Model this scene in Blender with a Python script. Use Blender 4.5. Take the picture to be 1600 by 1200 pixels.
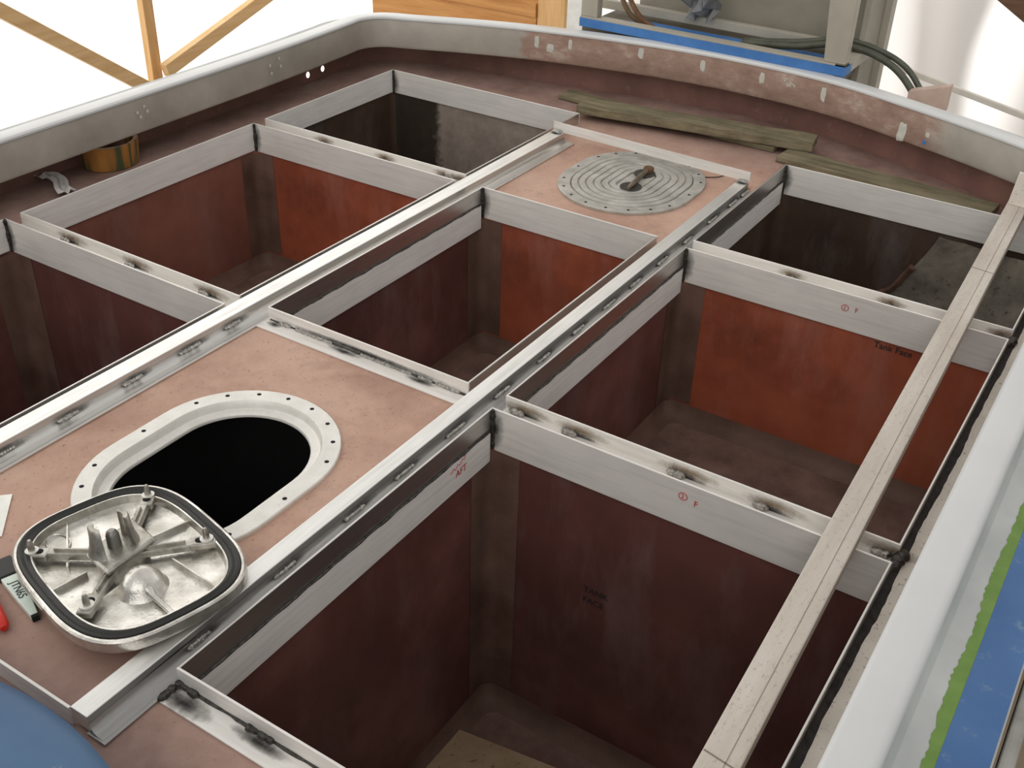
import bpy, bmesh, math, random
from mathutils import Vector, Matrix
random.seed(7)
S = bpy.context.scene
COL = S.collection
for o in list(bpy.data.objects): bpy.data.objects.remove(o, do_unlink=True)

# ------------------------------------------------------------------ camera
cam_d = bpy.data.cameras.new('camera'); cam = bpy.data.objects.new('camera', cam_d); COL.objects.link(cam)
right = Vector((0.54057711, -0.84079702, 0.0289268)); down = Vector((-0.44278313, -0.31358, -0.84000636)); fwd = Vector((0.71534571, 0.44127991, -0.54180491))
up = -down; bk = -fwd
M = Matrix((right, up, bk)).transposed().to_4x4(); M.translation = Vector((-1.76075, -1.82529, 1.37400))
cam.matrix_world = M
cam_d.sensor_width = 36.0; cam_d.lens = 36.0*1714.28/1600.0; cam_d.clip_start = 0.02; cam_d.clip_end = 60
S.camera = cam
# ------------------------------------------------------------------ world and light
W = bpy.data.worlds.new('tent_sky'); S.world = W; W.use_nodes = True
nt = W.node_tree; nt.nodes.clear()
wo = nt.nodes.new('ShaderNodeOutputWorld'); bg = nt.nodes.new('ShaderNodeBackground')
tc = nt.nodes.new('ShaderNodeTexCoord'); dot = nt.nodes.new('ShaderNodeVectorMath'); dot.operation = 'DOT_PRODUCT'
dot.inputs[1].default_value = (0.05, 0.10, 0.20)
ma = nt.nodes.new('ShaderNodeMath'); ma.operation = 'ADD'; ma.inputs[1].default_value = 0.50
mx = nt.nodes.new('ShaderNodeMath'); mx.operation = 'MAXIMUM'; mx.inputs[1].default_value = 0.12
nt.links.new(tc.outputs['Generated'], dot.inputs[0]); nt.links.new(dot.outputs['Value'], ma.inputs[0]); nt.links.new(ma.outputs[0], mx.inputs[0])
nt.links.new(mx.outputs[0], bg.inputs['Strength']); bg.inputs['Color'].default_value = (1.0, 0.985, 0.96, 1)
nt.links.new(bg.outputs[0], wo.inputs['Surface'])
sd = bpy.data.lights.new('soft_daylight', 'SUN'); sd.energy = 0.85; sd.angle = math.radians(60); sd.color = (1, .97, .93)
so = bpy.data.objects.new('soft_daylight', sd); COL.objects.link(so)
so.rotation_euler = Vector((0.78, 0.30, -0.55)).to_track_quat('-Z', 'Y').to_euler()
s2 = bpy.data.lights.new('sun_outside_tent', 'SUN'); s2.energy = 9.0; s2.angle = math.radians(8); s2.color = (1, .98, .95)
s2o = bpy.data.objects.new('sun_outside_tent', s2); COL.objects.link(s2o)
s2o.rotation_euler = Vector((-0.48, -0.78, -0.40)).to_track_quat('-Z', 'Y').to_euler()
S.view_settings.view_transform = 'Standard'; S.view_settings.look = 'None'; S.view_settings.gamma = 1.0
S.view_settings.exposure = 0.05; S.view_settings.use_curve_mapping = False
S.cycles.max_bounces = 8; S.cycles.diffuse_bounces = 4; S.cycles.glossy_bounces = 4; S.cycles.transparent_max_bounces = 8
S.cycles.use_denoising = True; S.cycles.sample_clamp_indirect = 6

# ------------------------------------------------------------------ materials
def lin(c): return tuple(((v/255.0)/12.92 if v <= 10 else (((v/255.0)+.055)/1.055)**2.4) for v in c)
class NM:
    def __init__(s, name):
        s.m = bpy.data.materials.new(name); s.m.use_nodes = True; s.t = s.m.node_tree
        s.b = s.t.nodes['Principled BSDF']; s.out = s.t.nodes['Material Output']
    def n(s, typ, **kw):
        x = s.t.nodes.new(typ)
        for k, v in kw.items(): setattr(x, k, v)
        return x
    def l(s, a, b): s.t.links.new(a, b)
    def coord(s, scale=(1,1,1), kind='Object', rot=(0,0,0)):
        t = s.n('ShaderNodeTexCoord'); mp = s.n('ShaderNodeMapping'); mp.inputs['Scale'].default_value = scale; mp.inputs['Rotation'].default_value = rot
        s.l(t.outputs[kind], mp.inputs[0]); return mp.outputs[0]
    def noise(s, co, scale, detail=4, rough=.55):
        x = s.n('ShaderNodeTexNoise'); x.inputs['Scale'].default_value = scale; x.inputs['Detail'].default_value = detail; x.inputs['Roughness'].default_value = rough
        s.l(co, x.inputs['Vector']); return x.outputs['Fac']
    def ramp(s, f, stops):
        r = s.n('ShaderNodeValToRGB'); e = r.color_ramp.elements
        while len(e) < len(stops): e.new(.5)
        for i, (p, c) in enumerate(stops): e[i].position = p; e[i].color = (c[0], c[1], c[2], 1)
        s.l(f, r.inputs[0]); return r.outputs[0]
    def mix(s, f, a, b, mode='MIX'):
        x = s.n('ShaderNodeMix', data_type='RGBA', blend_type=mode)
        if isinstance(f, (int, float)): x.inputs[0].default_value = f
        else: s.l(f, x.inputs[0])
        for i, v in ((6, a), (7, b)):
            if isinstance(v, tuple): x.inputs[i].default_value = (v[0], v[1], v[2], 1)
            else: s.l(v, x.inputs[i])
        return x.outputs[2]
    def bump(s, f, strength=.2, dist=.002):
        x = s.n('ShaderNodeBump'); x.inputs['Strength'].default_value = strength; x.inputs['Distance'].default_value = dist
        s.l(f, x.inputs['Height']); s.l(x.outputs[0], s.b.inputs['Normal'])
    def base(s, c):
        if isinstance(c, tuple): s.b.inputs['Base Color'].default_value = (c[0], c[1], c[2], 1)
        else: s.l(c, s.b.inputs['Base Color'])
    def set(s, rough=.5, metal=0, spec=.5):
        s.b.inputs['Roughness'].default_value = rough; s.b.inputs['Metallic'].default_value = metal; s.b.inputs['Specular IOR Level'].default_value = spec
def speckle(name, c1, c2, scale=8, rough=.6, metal=0, c3=None, fine=90, fa=.25, bump=0, stretch=(1,1,1), spec=.4):
    m = NM(name); co = m.coord(stretch)
    col = m.ramp(m.noise(co, scale, 5), [(.3, c1), (.7, c2)])
    f = m.noise(co, fine, 3, .7)
    if c3: col = m.mix(m.ramp(f, [(.60, (0,0,0)), (.72, (fa,)*3)]), col, c3)
    m.base(col); m.set(rough, metal, spec)
    if bump: m.bump(f, bump)
    return m.m
def metal(name, c, rough, met, axis, blotch=.12, dark=.82):
    m = NM(name); st = [14, 14, 14]; st[axis] = .8
    co = m.coord(tuple(st)); co2 = m.coord((1,1,1))
    streak = m.noise(co, 6, 6, .6); blot = m.noise(co2, 9, 4, .6)
    d = tuple(v*dark for v in c)
    col = m.mix(m.ramp(blot, [(.35, (0,0,0)), (.75, (blotch*4,)*3)]), c, d)
    col = m.mix(m.ramp(streak, [(.45, (0,0,0)), (.72, (.5,)*3)]), col, tuple(v*.66 for v in c))
    m.base(col); m.set(rough, met)
    rr = m.n('ShaderNodeMapRange'); rr.inputs['To Min'].default_value = rough-.1; rr.inputs['To Max'].default_value = rough+.12
    m.l(streak, rr.inputs['Value']); m.l(rr.outputs[0], m.b.inputs['Roughness'])
    m.bump(streak, .05, .0006)
    return m.m
def flat(name, c, rough=.6, metal=0, spec=.4):
    m = NM(name); co = m.coord(); col = m.ramp(m.noise(co, 22, 3), [(.3, tuple(v*.9 for v in c)), (.7, tuple(min(1, v*1.07) for v in c))])
    m.base(col); m.set(rough, metal, spec); return m.m
def wood(name, c1, c2, axis, scale=5, rough=.7, dirt=None):
    m = NM(name); st = [9, 9, 9]; st[axis] = .7
    g = m.noise(m.coord(tuple(st)), scale, 6, .65)
    col = m.ramp(g, [(.3, c1), (.68, c2)])
    if dirt: col = m.mix(m.ramp(m.noise(m.coord(), 6, 5, .7), [(.45, (0,0,0)), (.75, (.8,)*3)]), col, dirt)
    m.base(col); m.set(rough, 0, .25); m.bump(g, .25, .002); return m.m

ALU_X = metal('aluminium along boat', (.72, .70, .67), .30, .95, 0)
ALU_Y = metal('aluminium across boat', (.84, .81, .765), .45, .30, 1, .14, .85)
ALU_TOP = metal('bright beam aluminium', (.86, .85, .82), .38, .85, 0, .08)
ALU_DARKSIDE = metal('beam side aluminium with dark reflection', (.42, .41, .40), .36, .8, 0, .16)  # dark reflection of the facing lip is put into this colour
ALU_DULL = metal('dull lower bar aluminium', (.82, .79, .765), .55, .10, 0, .14, .85)
CAST = speckle('cast aluminium', (.38, .36, .32), (.86, .84, .79), 17, .30, .92, (.2, .18, .16), 60, .5, .6)
RINGM = speckle('worn hatch ring aluminium', (.70, .68, .63), (.80, .78, .74), 25, .5, .45, (.4, .38, .34), 120, .3, .1)
WELD = speckle('weld metal', (.20, .19, .18), (.62, .60, .56), 160, .35, .9)
WELD_DARK = speckle('sooty weld', (.015, .014, .013), (.10, .09, .08), 120, .45, .5)
RUBBER = flat('black rubber gasket', (.022, .022, .02), .45)
BLACK = flat('black hole', (.008, .008, .008), .9)
def laminate(name, c1, c2, c3, rough=.42):
    m = NM(name); co = m.coord()
    col = m.ramp(m.noise(co, 2.6, 6, .62), [(.28, c1), (.52, c2), (.76, c3)])
    haze = m.noise(m.coord((1.6, 1.6, .5)), 3.2, 7, .7)
    col = m.mix(m.ramp(haze, [(.50, (0,0,0)), (.74, (.5,)*3)]), col, tuple(min(1, .10 + v*.9) for v in c2))
    w = m.noise(co, 210, 2)
    m.base(col); m.set(rough, 0, .35); m.bump(w, .12, .0008); return m.m
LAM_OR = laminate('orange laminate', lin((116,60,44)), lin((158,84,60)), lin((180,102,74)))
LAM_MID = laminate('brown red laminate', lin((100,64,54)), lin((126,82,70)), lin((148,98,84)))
LAM_MAR = laminate('shade-darkened maroon laminate', lin((78,50,46)), lin((98,62,57)), lin((134,90,84)))  # maroon, with the near wells' shade put into a darker albedo
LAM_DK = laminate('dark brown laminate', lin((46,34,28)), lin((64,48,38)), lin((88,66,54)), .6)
LAM_GY = speckle('raw mottled glassfibre', lin((70,65,56)), lin((124,116,104)), 10, .8, 0, lin((34,30,26)), 34, .9, .6)
TAPEG = speckle('grey brown glass tape', lin((84,60,50)), lin((118,92,80)), 6, .7, 0, lin((140,124,114)), 140, .3, .2)
FLOORL = speckle('dusty laminate floor', lin((90,66,58)), lin((130,102,92)), 8, .75, 0, lin((165,148,138)), 110, .45, .2)
def deckmat():
    m = NM('salmon laminate deck'); co = m.coord()
    col = m.ramp(m.noise(co, 3.0, 6, .65), [(.28, lin((158,122,106))), (.5, lin((188,152,134))), (.74, lin((204,172,154)))])
    col = m.mix(m.ramp(m.noise(co, 11, 6, .7), [(.55, (0,0,0)), (.78, (.45,)*3)]), col, lin((128,96,84)))
    col = m.mix(m.ramp(m.noise(co, 130, 2, .6), [(.64, (0,0,0)), (.74, (.7,)*3)]), col, lin((104,76,66)))
    # the margin of the sole near the bulwarks blends to a darker, duller tone
    sx = m.n('ShaderNodeSeparateXYZ'); m.l(m.coord(), sx.inputs[0])
    def edge(sock, a, b):
        r = m.n('ShaderNodeMapRange'); r.inputs['From Min'].default_value = a; r.inputs['From Max'].default_value = b; m.l(sock, r.inputs['Value']); return r.outputs[0]
    far = edge(sx.outputs[0], 1.62, 1.95); lft = edge(sx.outputs[1], .93, 1.08); near = edge(sx.outputs[0], -.88, -1.12)
    mxn = m.n('ShaderNodeMath', operation='MAXIMUM'); m.l(far, mxn.inputs[0]); m.l(lft, mxn.inputs[1])
    mx2 = m.n('ShaderNodeMath', operation='MAXIMUM'); m.l(mxn.outputs[0], mx2.inputs[0]); m.l(near, mx2.inputs[1])
    col = m.mix(mx2.outputs[0], col, m.ramp(m.noise(co, 7, 6, .7), [(.3, lin((118,92,84))), (.7, lin((160,132,122)))]))
    m.base(col); m.set(.62, 0, .3); m.bump(m.noise(co, 260, 2), .15, .0008); return m.m
DECK = deckmat()
def panelmat():
    m = NM('bulwark face'); co = m.coord(); sx = m.n('ShaderNodeSeparateXYZ'); m.l(co, sx.inputs[0])
    wob = m.noise(m.coord((1, 1, 3)), 7, 6, .7)
    a = m.n('ShaderNodeMath', operation='MULTIPLY_ADD'); a.inputs[1].default_value = .16; m.l(wob, a.inputs[0]); m.l(sx.outputs[1], a.inputs[2])
    def edge(lo, hi, s=a.outputs[0]):
        r = m.n('ShaderNodeMapRange'); r.inputs['From Min'].default_value = lo; r.inputs['From Max'].default_value = hi; m.l(s, r.inputs['Value']); return r.outputs[0]
    k = m.n('ShaderNodeMath', operation='MULTIPLY'); m.l(edge(.60, .57), k.inputs[0]); m.l(edge(-1.12, -1.03), k.inputs[1])
    gx = m.n('ShaderNodeMath', operation='MULTIPLY'); m.l(k.outputs[0], gx.inputs[0]); m.l(edge(1.6, 1.7, sx.outputs[0]), gx.inputs[1])
    grey = m.ramp(m.noise(co, 5, 5, .6), [(.3, lin((166,160,150))), (.7, lin((194,188,178)))])
    brown = m.ramp(m.noise(m.coord((1, 1, 2)), 8, 7, .72), [(.3, lin((140,112,100))), (.55, lin((170,144,130))), (.78, lin((212,200,188)))])
    m.base(m.mix(gx.outputs[0], grey, brown)); m.set(.6, 0, .3); m.bump(m.noise(co, 60, 3), .12, .001); return m.m
PANEL = panelmat()
RECESS = speckle('red brown recess laminate', lin((104,74,66)), lin((132,96,84)), 6, .6, 0, lin((150,118,108)), 30, .4)
WHITE = speckle('white gelcoat', lin((203,204,204)), lin((210,211,210)), 4, .3, 0, None, 50, .2, 0, spec=.45)
GREYLEDGE = speckle('primed ledge', lin((168,171,170)), lin((192,194,192)), 6, .6)
FILLER = speckle('pale filler', lin((184,184,174)), lin((206,204,194)), 60, .8)
GREEN = speckle('green masking tape', lin((98,132,60)), lin((118,148,74)), 20, .65)
BLUE = speckle('blue masking tape', lin((58,108,170)), lin((76,128,188)), 10, .6)
BLUE_D = speckle('blue painted band', lin((58,96,148)), lin((74,112,160)), 6, .5, 0, lin((120,146,160)), 24, .6)
def drummat():
    m = NM('faded blue plastic'); co = m.coord()
    col = m.ramp(m.noise(co, 3, 5), [(.3, lin((62,92,128))), (.7, lin((82,114,148)))])
    sc = m.noise(m.coord((2, 10, 2), rot=(0, 0, .6)), 5, 4, .6)
    col = m.mix(m.ramp(sc, [(.645, (0,0,0)), (.70, (.8,)*3)]), col, lin((176,186,186)))
    m.base(col); m.set(.5, 0, .35); return m.m
DRUM = drummat()
RINGF = speckle('weathered hatch aluminium', (.36, .345, .31), (.56, .54, .50), 22, .5, .45, (.25, .24, .21), 110, .4, .15)
ARMM = speckle('dull cast arm aluminium', (.26, .245, .21), (.55, .53, .48), 40, .38, .85, (.12, .11, .09), 80, .5, .4)
TAN = wood('pale softwood', lin((206,160,104)), lin((228,188,136)), 2, 4)
TAN_Y = wood('orange plywood', lin((186,128,72)), lin((214,160,102)), 1, 4)
TAN_X = wood('diagonal softwood', lin((216,178,126)), lin((236,204,156)), 0, 4)
OLD = wood('old green timber', lin((88,80,60)), lin((142,132,108)), 1, 5, .85, lin((82,80,58)))
BROWNWOOD = wood('dark stained timber', lin((86,62,48)), lin((118,90,70)), 1, 4)
PLANKM = None
def plankmat():
    m = NM('speckled grey plank'); co = m.coord()
    col = m.ramp(m.noise(m.coord((.6, 5, 5)), 5, 6, .6), [(.3, lin((188,178,166))), (.7, lin((212,204,194)))])
    col = m.mix(m.ramp(m.noise(m.coord((1, 2, 2)), 75, 4, .75), [(.56, (0,0,0)), (.72, (.6,)*3)]), col, lin((136,124,108)))
    m.base(col); m.set(.65, 0, .3); m.bump(m.noise(co, 120, 3), .15, .001); return m.m
PLANKM = plankmat()
BEIGE = speckle('dirty beige gelcoat', lin((214,206,194)), lin((236,229,218)), 9, .7, 0, lin((84,76,66)), 110, .8)
GAP_DARK = speckle('black gap strip', (.012, .012, .014), (.05, .05, .05), 60, .6, 0, None, 90, .2, .6)
CABINET = speckle('dull grey beige sheet metal', lin((136,131,118)), lin((156,150,137)), 6, .55)
CABPOST = speckle('beige powder coated post', lin((158,153,140)), lin((174,168,154)), 9, .5)
RUST = speckle('rusty hose', lin((84,58,38)), lin((120,86,58)), 30, .7)
HOSE = speckle('dark green hose', lin((62,64,52)), lin((88,90,76)), 14, .4)
GROUND = speckle('yard ground', lin((112,96,78)), lin((150,134,114)), 3, .9)
PAPER = flat('white card', lin((240,240,232)), .7)
TISSUE = flat('white tissue', lin((214,210,206)), .9)
REDM = flat('red plastic', lin((206,44,32)), .3)
PENW = flat('pale marker barrel', lin((214,226,216)), .35)
INK = flat('black ink', (.02, .02, .022), .7)
REDINK = flat('red marker ink', lin((176,52,56)), .7)
PLY = speckle('weathered plywood', lin((150,124,96)), lin((176,152,124)), 9, .8, 0, lin((70,48,34)), 60, .8)
GREYSHEET = speckle('grey polythene', lin((112,114,116)), lin((160,162,164)), 12, .25, 0, None, 40, .2, .5)
def ringyel():
    m = NM('mottled yellow green plastic'); co = m.coord((1, 1, .15))
    m.base(m.ramp(m.noise(co, 13, 2, .5), [(.36, lin((172,116,48))), (.46, lin((140,96,46))), (.50, lin((70,76,48))), (.56, lin((66,74,46))), (.60, lin((150,104,50))), (.7, lin((176,122,54)))])); m.set(.5); return m.m
YEL = ringyel()
def sheetmat(name, t=.5, c=(.93, .93, .92)):
    m = bpy.data.materials.new(name); m.use_nodes = True; tr = m.node_tree; tr.nodes.clear()
    o = tr.nodes.new('ShaderNodeOutputMaterial'); d = tr.nodes.new('ShaderNodeBsdfDiffuse'); t_ = tr.nodes.new('ShaderNodeBsdfTranslucent'); mi = tr.nodes.new('ShaderNodeMixShader')
    mi.inputs[0].default_value = t
    for x in (d, t_): x.inputs[0].default_value = (*c, 1)
    tr.links.new(d.outputs[0], mi.inputs[1]); tr.links.new(t_.outputs[0], mi.inputs[2]); tr.links.new(mi.outputs[0], o.inputs[0]); return m
SHEET = sheetmat('translucent white sheeting', .55)
SHEET2 = sheetmat('dimmer white sheeting', .36, (.90, .89, .88))  # lower translucency set to dim the glow of the far sheet
def scorchmat(name, c, soft=.25):
    m = NM(name); t = m.n('ShaderNodeTexCoord'); v = m.n('ShaderNodeVectorMath', operation='SUBTRACT'); v.inputs[1].default_value = (.5, .5, 0)
    m.l(t.outputs['UV'], v.inputs[0]); ln = m.n('ShaderNodeVectorMath', operation='LENGTH'); m.l(v.outputs[0], ln.inputs[0])
    nz = m.noise(m.coord(), 70, 4, .7)
    a = m.n('ShaderNodeMath', operation='MULTIPLY_ADD'); a.inputs[1].default_value = .35; m.l(nz, a.inputs[0]); m.l(ln.outputs['Value'], a.inputs[2])
    r = m.n('ShaderNodeMapRange'); r.inputs['From Min'].default_value = .62; r.inputs['From Max'].default_value = soft; m.l(a.outputs[0], r.inputs['Value'])
    am = m.n('ShaderNodeMath', operation='MULTIPLY'); am.inputs[1].default_value = .85; m.l(r.outputs[0], am.inputs[0]); m.l(am.outputs[0], m.b.inputs['Alpha']); m.base(c); m.set(.8, 0, .1); return m.m
SCORCH = scorchmat('weld soot', (.03, .028, .026), .22)
HEAT = scorchmat('heat tint', lin((120,96,64)), .1)
DUST = scorchmat('pale dust mark', lin((190,182,172)), .1)

# ------------------------------------------------------------------ mesh helpers
ORG = {}
class MB:
    def __init__(s): s.v = []; s.f = []; s.uv = None
    def add(s, vs, fs):
        k = len(s.v); s.v += [Vector(v) for v in vs]; s.f += [[i+k for i in f] for f in fs]; return s
    def box(s, x0, x1, y0, y1, z0, z1):
        return s.add([(x0,y0,z0),(x1,y0,z0),(x1,y1,z0),(x0,y1,z0),(x0,y0,z1),(x1,y0,z1),(x1,y1,z1),(x0,y1,z1)],
                     [[0,3,2,1],[4,5,6,7],[0,1,5,4],[1,2,6,5],[2,3,7,6],[3,0,4,7]])
    def obox(s, p0, p1, w, h, upv=(0,0,1)):          # box along p0-p1: w across, h along up, centred
        p0 = Vector(p0); p1 = Vector(p1); d = (p1-p0).normalized(); u = Vector(upv); sd_ = d.cross(u).normalized(); u = sd_.cross(d).normalized()
        vs = [p + sd_*(a*w/2) + u*(b*h/2) for p in (p0, p1) for a, b in ((-1,-1),(1,-1),(1,1),(-1,1))]
        return s.add(vs, [[3,2,1,0],[4,5,6,7],[0,1,5,4],[1,2,6,5],[2,3,7,6],[3,0,4,7]])
    def loft(s, rings, close=True, cap0=False, cap1=False):
        n = len(rings[0]); vs = [p for r in rings for p in r]; fs = []
        for i in range(len(rings)-1):
            for j in range(n if close else n-1):
                k = (j+1) % n; fs.append([i*n+j, i*n+k, (i+1)*n+k, (i+1)*n+j])
        if cap0: fs.append(list(range(n))[::-1])
        if cap1: fs.append([(len(rings)-1)*n+j for j in range(n)])
        return s.add(vs, fs)
    def tube(s, pts, r, n=10, cap=True):
        pts = [Vector(p) for p in pts]; rings = []; prev = None
        for i, p in enumerate(pts):
            d = (pts[min(i+1, len(pts)-1)] - pts[max(i-1, 0)]).normalized()
            if prev is None:
                prev = d.orthogonal().normalized()
            prev = (prev - d*prev.dot(d)).normalized(); b = d.cross(prev)
            rr = r[i] if isinstance(r, (list, tuple)) else r
            rings.append([p + prev*(math.cos(2*math.pi*k/n)*rr) + b*(math.sin(2*math.pi*k/n)*rr) for k in range(n)])
        return s.loft(rings, True, cap, cap)
    def ball(s, c, r, sc=(1,1,1), n=8, m=5):
        c = Vector(c); rings = []
        for i in range(m+1):
            th = math.pi*(i+.02)/(m+.04); rings.append([c + Vector((math.cos(2*math.pi*j/n)*math.sin(th)*r*sc[0], math.sin(2*math.pi*j/n)*math.sin(th)*r*sc[1], math.cos(th)*r*sc[2])) for j in range(n)])
        return s.loft(rings, True, True, True)
    def quad(s, a, b, c, d): return s.add([a, b, c, d], [[0,1,2,3]])
def make(name, mb, mat, parent=None, smooth=False, bevel=0, label=None, org=None, fix=True):
    o_ = ORG.get(parent, Vector((0,0,0))) if org is None else Vector(org)
    me = bpy.data.meshes.new(name); me.from_pydata([tuple(v - o_) for v in mb.v], [], mb.f); me.validate()
    if fix:
        b = bmesh.new(); b.from_mesh(me); bmesh.ops.recalc_face_normals(b, faces=b.faces); b.to_mesh(me); b.free()
    if smooth:
        for p in me.polygons: p.use_smooth = True
    me.materials.append(mat)
    if mb.uv:
        ul = me.uv_layers.new(name='UVMap')
        for p in me.polygons:
            for k, li in enumerate(p.loop_indices): ul.data[li].uv = mb.uv[k % 4]
    o = bpy.data.objects.new(name, me); COL.objects.link(o)
    if parent: o.parent = parent
    else: o.location = o_
    ORG[o] = o_
    if bevel:
        bv = o.modifiers.new('bevel', 'BEVEL'); bv.width = bevel; bv.segments = 2; bv.limit_method = 'ANGLE'; bv.angle_limit = math.radians(50)
    if smooth:
        try:
            es = o.modifiers.new('edges', 'EDGE_SPLIT'); es.split_angle = math.radians(40)
        except Exception: pass
    if label: o['label'] = label
    return o
def tag(o, label, cat, group=None):
    o['label'] = label; o['category'] = cat
    if group: o['group'] = group
    return o
def thing(name, label, cat, loc=(0,0,0), rot=None, group=None):
    o = bpy.data.objects.new(name, None); COL.objects.link(o); o.location = loc; o.empty_display_size = .05
    if rot is not None:
        o.rotation_mode = 'QUATERNION'; o.rotation_quaternion = rot; ORG[o] = Vector((0,0,0))     # children in local coordinates
    else: ORG[o] = Vector(loc)
    return tag(o, label, cat, group)
def struct(name, mb, mat, label=None, **kw):
    o = make(name, mb, mat, **kw); o['kind'] = 'structure'
    if label: o['label'] = label
    return o
def stadium(r, hs, z, n=20, c=(0,0), rr=None):
    pts = []
    for k in range(n+1):
        a = -math.pi/2 + math.pi*k/n; pts.append(Vector((c[0]+hs+math.cos(a)*r, c[1]+math.sin(a)*r, z)))
    for k in range(n+1):
        a = math.pi/2 + math.pi*k/n; pts.append(Vector((c[0]-hs+math.cos(a)*r, c[1]+math.sin(a)*r, z)))
    return pts
def superell(a, b, z, n=64, e=3.2, c=(0,0)):
    pts = []
    for k in range(n):
        t = 2*math.pi*k/n; ct, st_ = math.cos(t), math.sin(t)
        pts.append(Vector((c[0]+math.copysign(abs(ct)**(2/e), ct)*a, c[1]+math.copysign(abs(st_)**(2/e), st_)*b, z)))
    return pts
def decal(mb_pts, mat, parent, name, label=None):
    m = MB().quad(*mb_pts); m.uv = [(0,0),(1,0),(1,1),(0,1)]
    return make(name, m, mat, parent, fix=False, label=label)
def text(name, s, size, org, ux, uy, mat, parent, squash=1.0):
    cu = bpy.data.curves.new('tmp', 'FONT'); cu.body = s; cu.size = size; cu.extrude = .0003; cu.align_x = 'LEFT'
    to = bpy.data.objects.new('tmp', cu); COL.objects.link(to); dg = bpy.context.evaluated_depsgraph_get()
    me = bpy.data.meshes.new_from_object(to.evaluated_get(dg)); bpy.data.objects.remove(to, do_unlink=True)
    ux = Vector(ux).normalized(); uy = Vector(uy).normalized(); nn = ux.cross(uy); m = MB()
    m.add([Vector(org) + ux*v.co.x*squash + uy*v.co.y + nn*v.co.z for v in me.vertices], [list(p.vertices) for p in me.polygons])
    bpy.data.meshes.remove(me); return make(name, m, mat, parent, fix=False)
def stroke(name, pts, r, mat, parent):
    return make(name, MB().tube(pts, r, 5), mat, parent, fix=True)
def bead(mb, p0, p1, r, n, jit=.25):
    p0 = Vector(p0); p1 = Vector(p1)
    for k in range(n):
        p = p0.lerp(p1, (k+.5)/n); q = r*(1+random.uniform(-jit, jit)); mb.ball(p, q, (1.15, 1.15, .9), 7, 4)
    return mb

# ------------------------------------------------------------------ layout numbers (metres; x runs forward along the beams, y to the left)
ZD = -.040
BAY = {'LN': (-.98, -.054, .104, .987), 'LM': (0, .971, .104, .987), 'LF': (1.032, 1.780, .104, .987),
       'C': (0, .978, -.620, 0), 'RN': (-.98, -.054, -1.620, -.723), 'RM': (.007, .958, -1.620, -.723), 'RF': (1.017, 1.759, -1.620, -.723)}
RING_N = (-.53, -.333); RING_F = (1.385, -.330)
def catmull(P, per=8):
    out = []; P = [Vector(p) for p in P]
    for i in range(len(P)-1):
        a, b, c, d = P[max(i-1, 0)], P[i], P[i+1], P[min(i+2, len(P)-1)]
        for k in range(per):
            t = k/per; out.append(.5*((2*b) + (c-a)*t + (2*a-5*b+4*c-d)*t*t + (3*b-a-3*c+d)*t**3))
    return out + [P[-1]]
PATH = catmull([(-1.7,1.040,0),(0,1.047,0),(1.1,1.058,0),(1.60,1.085,0),(1.725,1.092,0),(1.80,1.045,0),(1.845,.94,0),(1.955,.68,0),(2.045,.40,0),(2.125,0,0),(2.15,-.35,0),(2.115,-.72,0),(2.005,-1.05,0),(1.90,-1.31,0),(1.80,-1.51,0),(1.72,-1.625,0),(1.60,-1.672,0),(1.42,-1.677,0),(.9,-1.679,0),(.5,-1.680,0),(-.75,-1.686,0),(-1.7,-1.692,0)])
def offset(path, d):
    out = []
    for i, p in enumerate(path):
        t = (path[min(i+1, len(path)-1)] - path[max(i-1, 0)]).normalized(); nrm = Vector((-t.y, t.x, 0)); out.append(p + nrm*d)
    return out
def sweep(path, prof, a=0, b=None):
    b = len(path) if b is None else b
    rings = []
    offs = [offset(path, d) for d, z in prof]
    for i in range(a, b): rings.append([Vector((offs[k][i].x, offs[k][i].y, prof[k][1])) for k in range(len(prof))])
    return MB().loft(rings, close=False)
# index ranges of the path for the three sides
iL = next(i for i, p in enumerate(PATH) if p.x > 1.76); iR = next(i for i, p in enumerate(PATH) if i > 60 and p.y < -1.55)

# ------------------------------------------------------------------ deck (with its openings) and the boat's sides
REC = catmull([(-1.7,1.235,0),(0,1.235,0),(1.2,1.232,0),(1.75,1.232,0),(1.93,1.20,0),(2.03,1.05,0),(2.09,.75,0),(2.14,.40,0),(2.22,0,0),(2.25,-.35,0),(2.22,-.72,0),(2.10,-1.05,0),(1.96,-1.36,0),(1.80,-1.56,0),(1.55,-1.68,0),(1.2,-1.72,0),(-1.7,-1.72,0)], 6)
def deck():
    b = bmesh.new()
    def loop(pts):
        vs = [b.verts.new((p[0], p[1], ZD)) for p in pts]
        for i in range(len(vs)): b.edges.new((vs[i], vs[(i+1) % len(vs)]))
    loop(REC)
    for k, (x0, x1, y0, y1) in BAY.items(): loop([(x0-.001,y0-.001),(x1+.001,y0-.001),(x1+.001,y1+.001),(x0-.001,y1+.001)])
    loop(stadium(.200, .072, 0, 20, RING_N))
    bmesh.ops.triangle_fill(b, edges=b.edges[:], use_beauty=True)
    m = MB(); b.verts.index_update(); m.add([v.co.copy() for v in b.verts], [[v.index for v in f.verts] for f in b.faces]); b.free(); return m
d = struct('floor', deck(), DECK, 'salmon pink laminate deck sole with rectangular openings')
def upn(o):
    b = bmesh.new(); b.from_mesh(o.data)
    for f in b.faces:
        if f.normal.z < 0: f.normal_flip()
    b.to_mesh(o.data); b.free()
upn(d)
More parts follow.
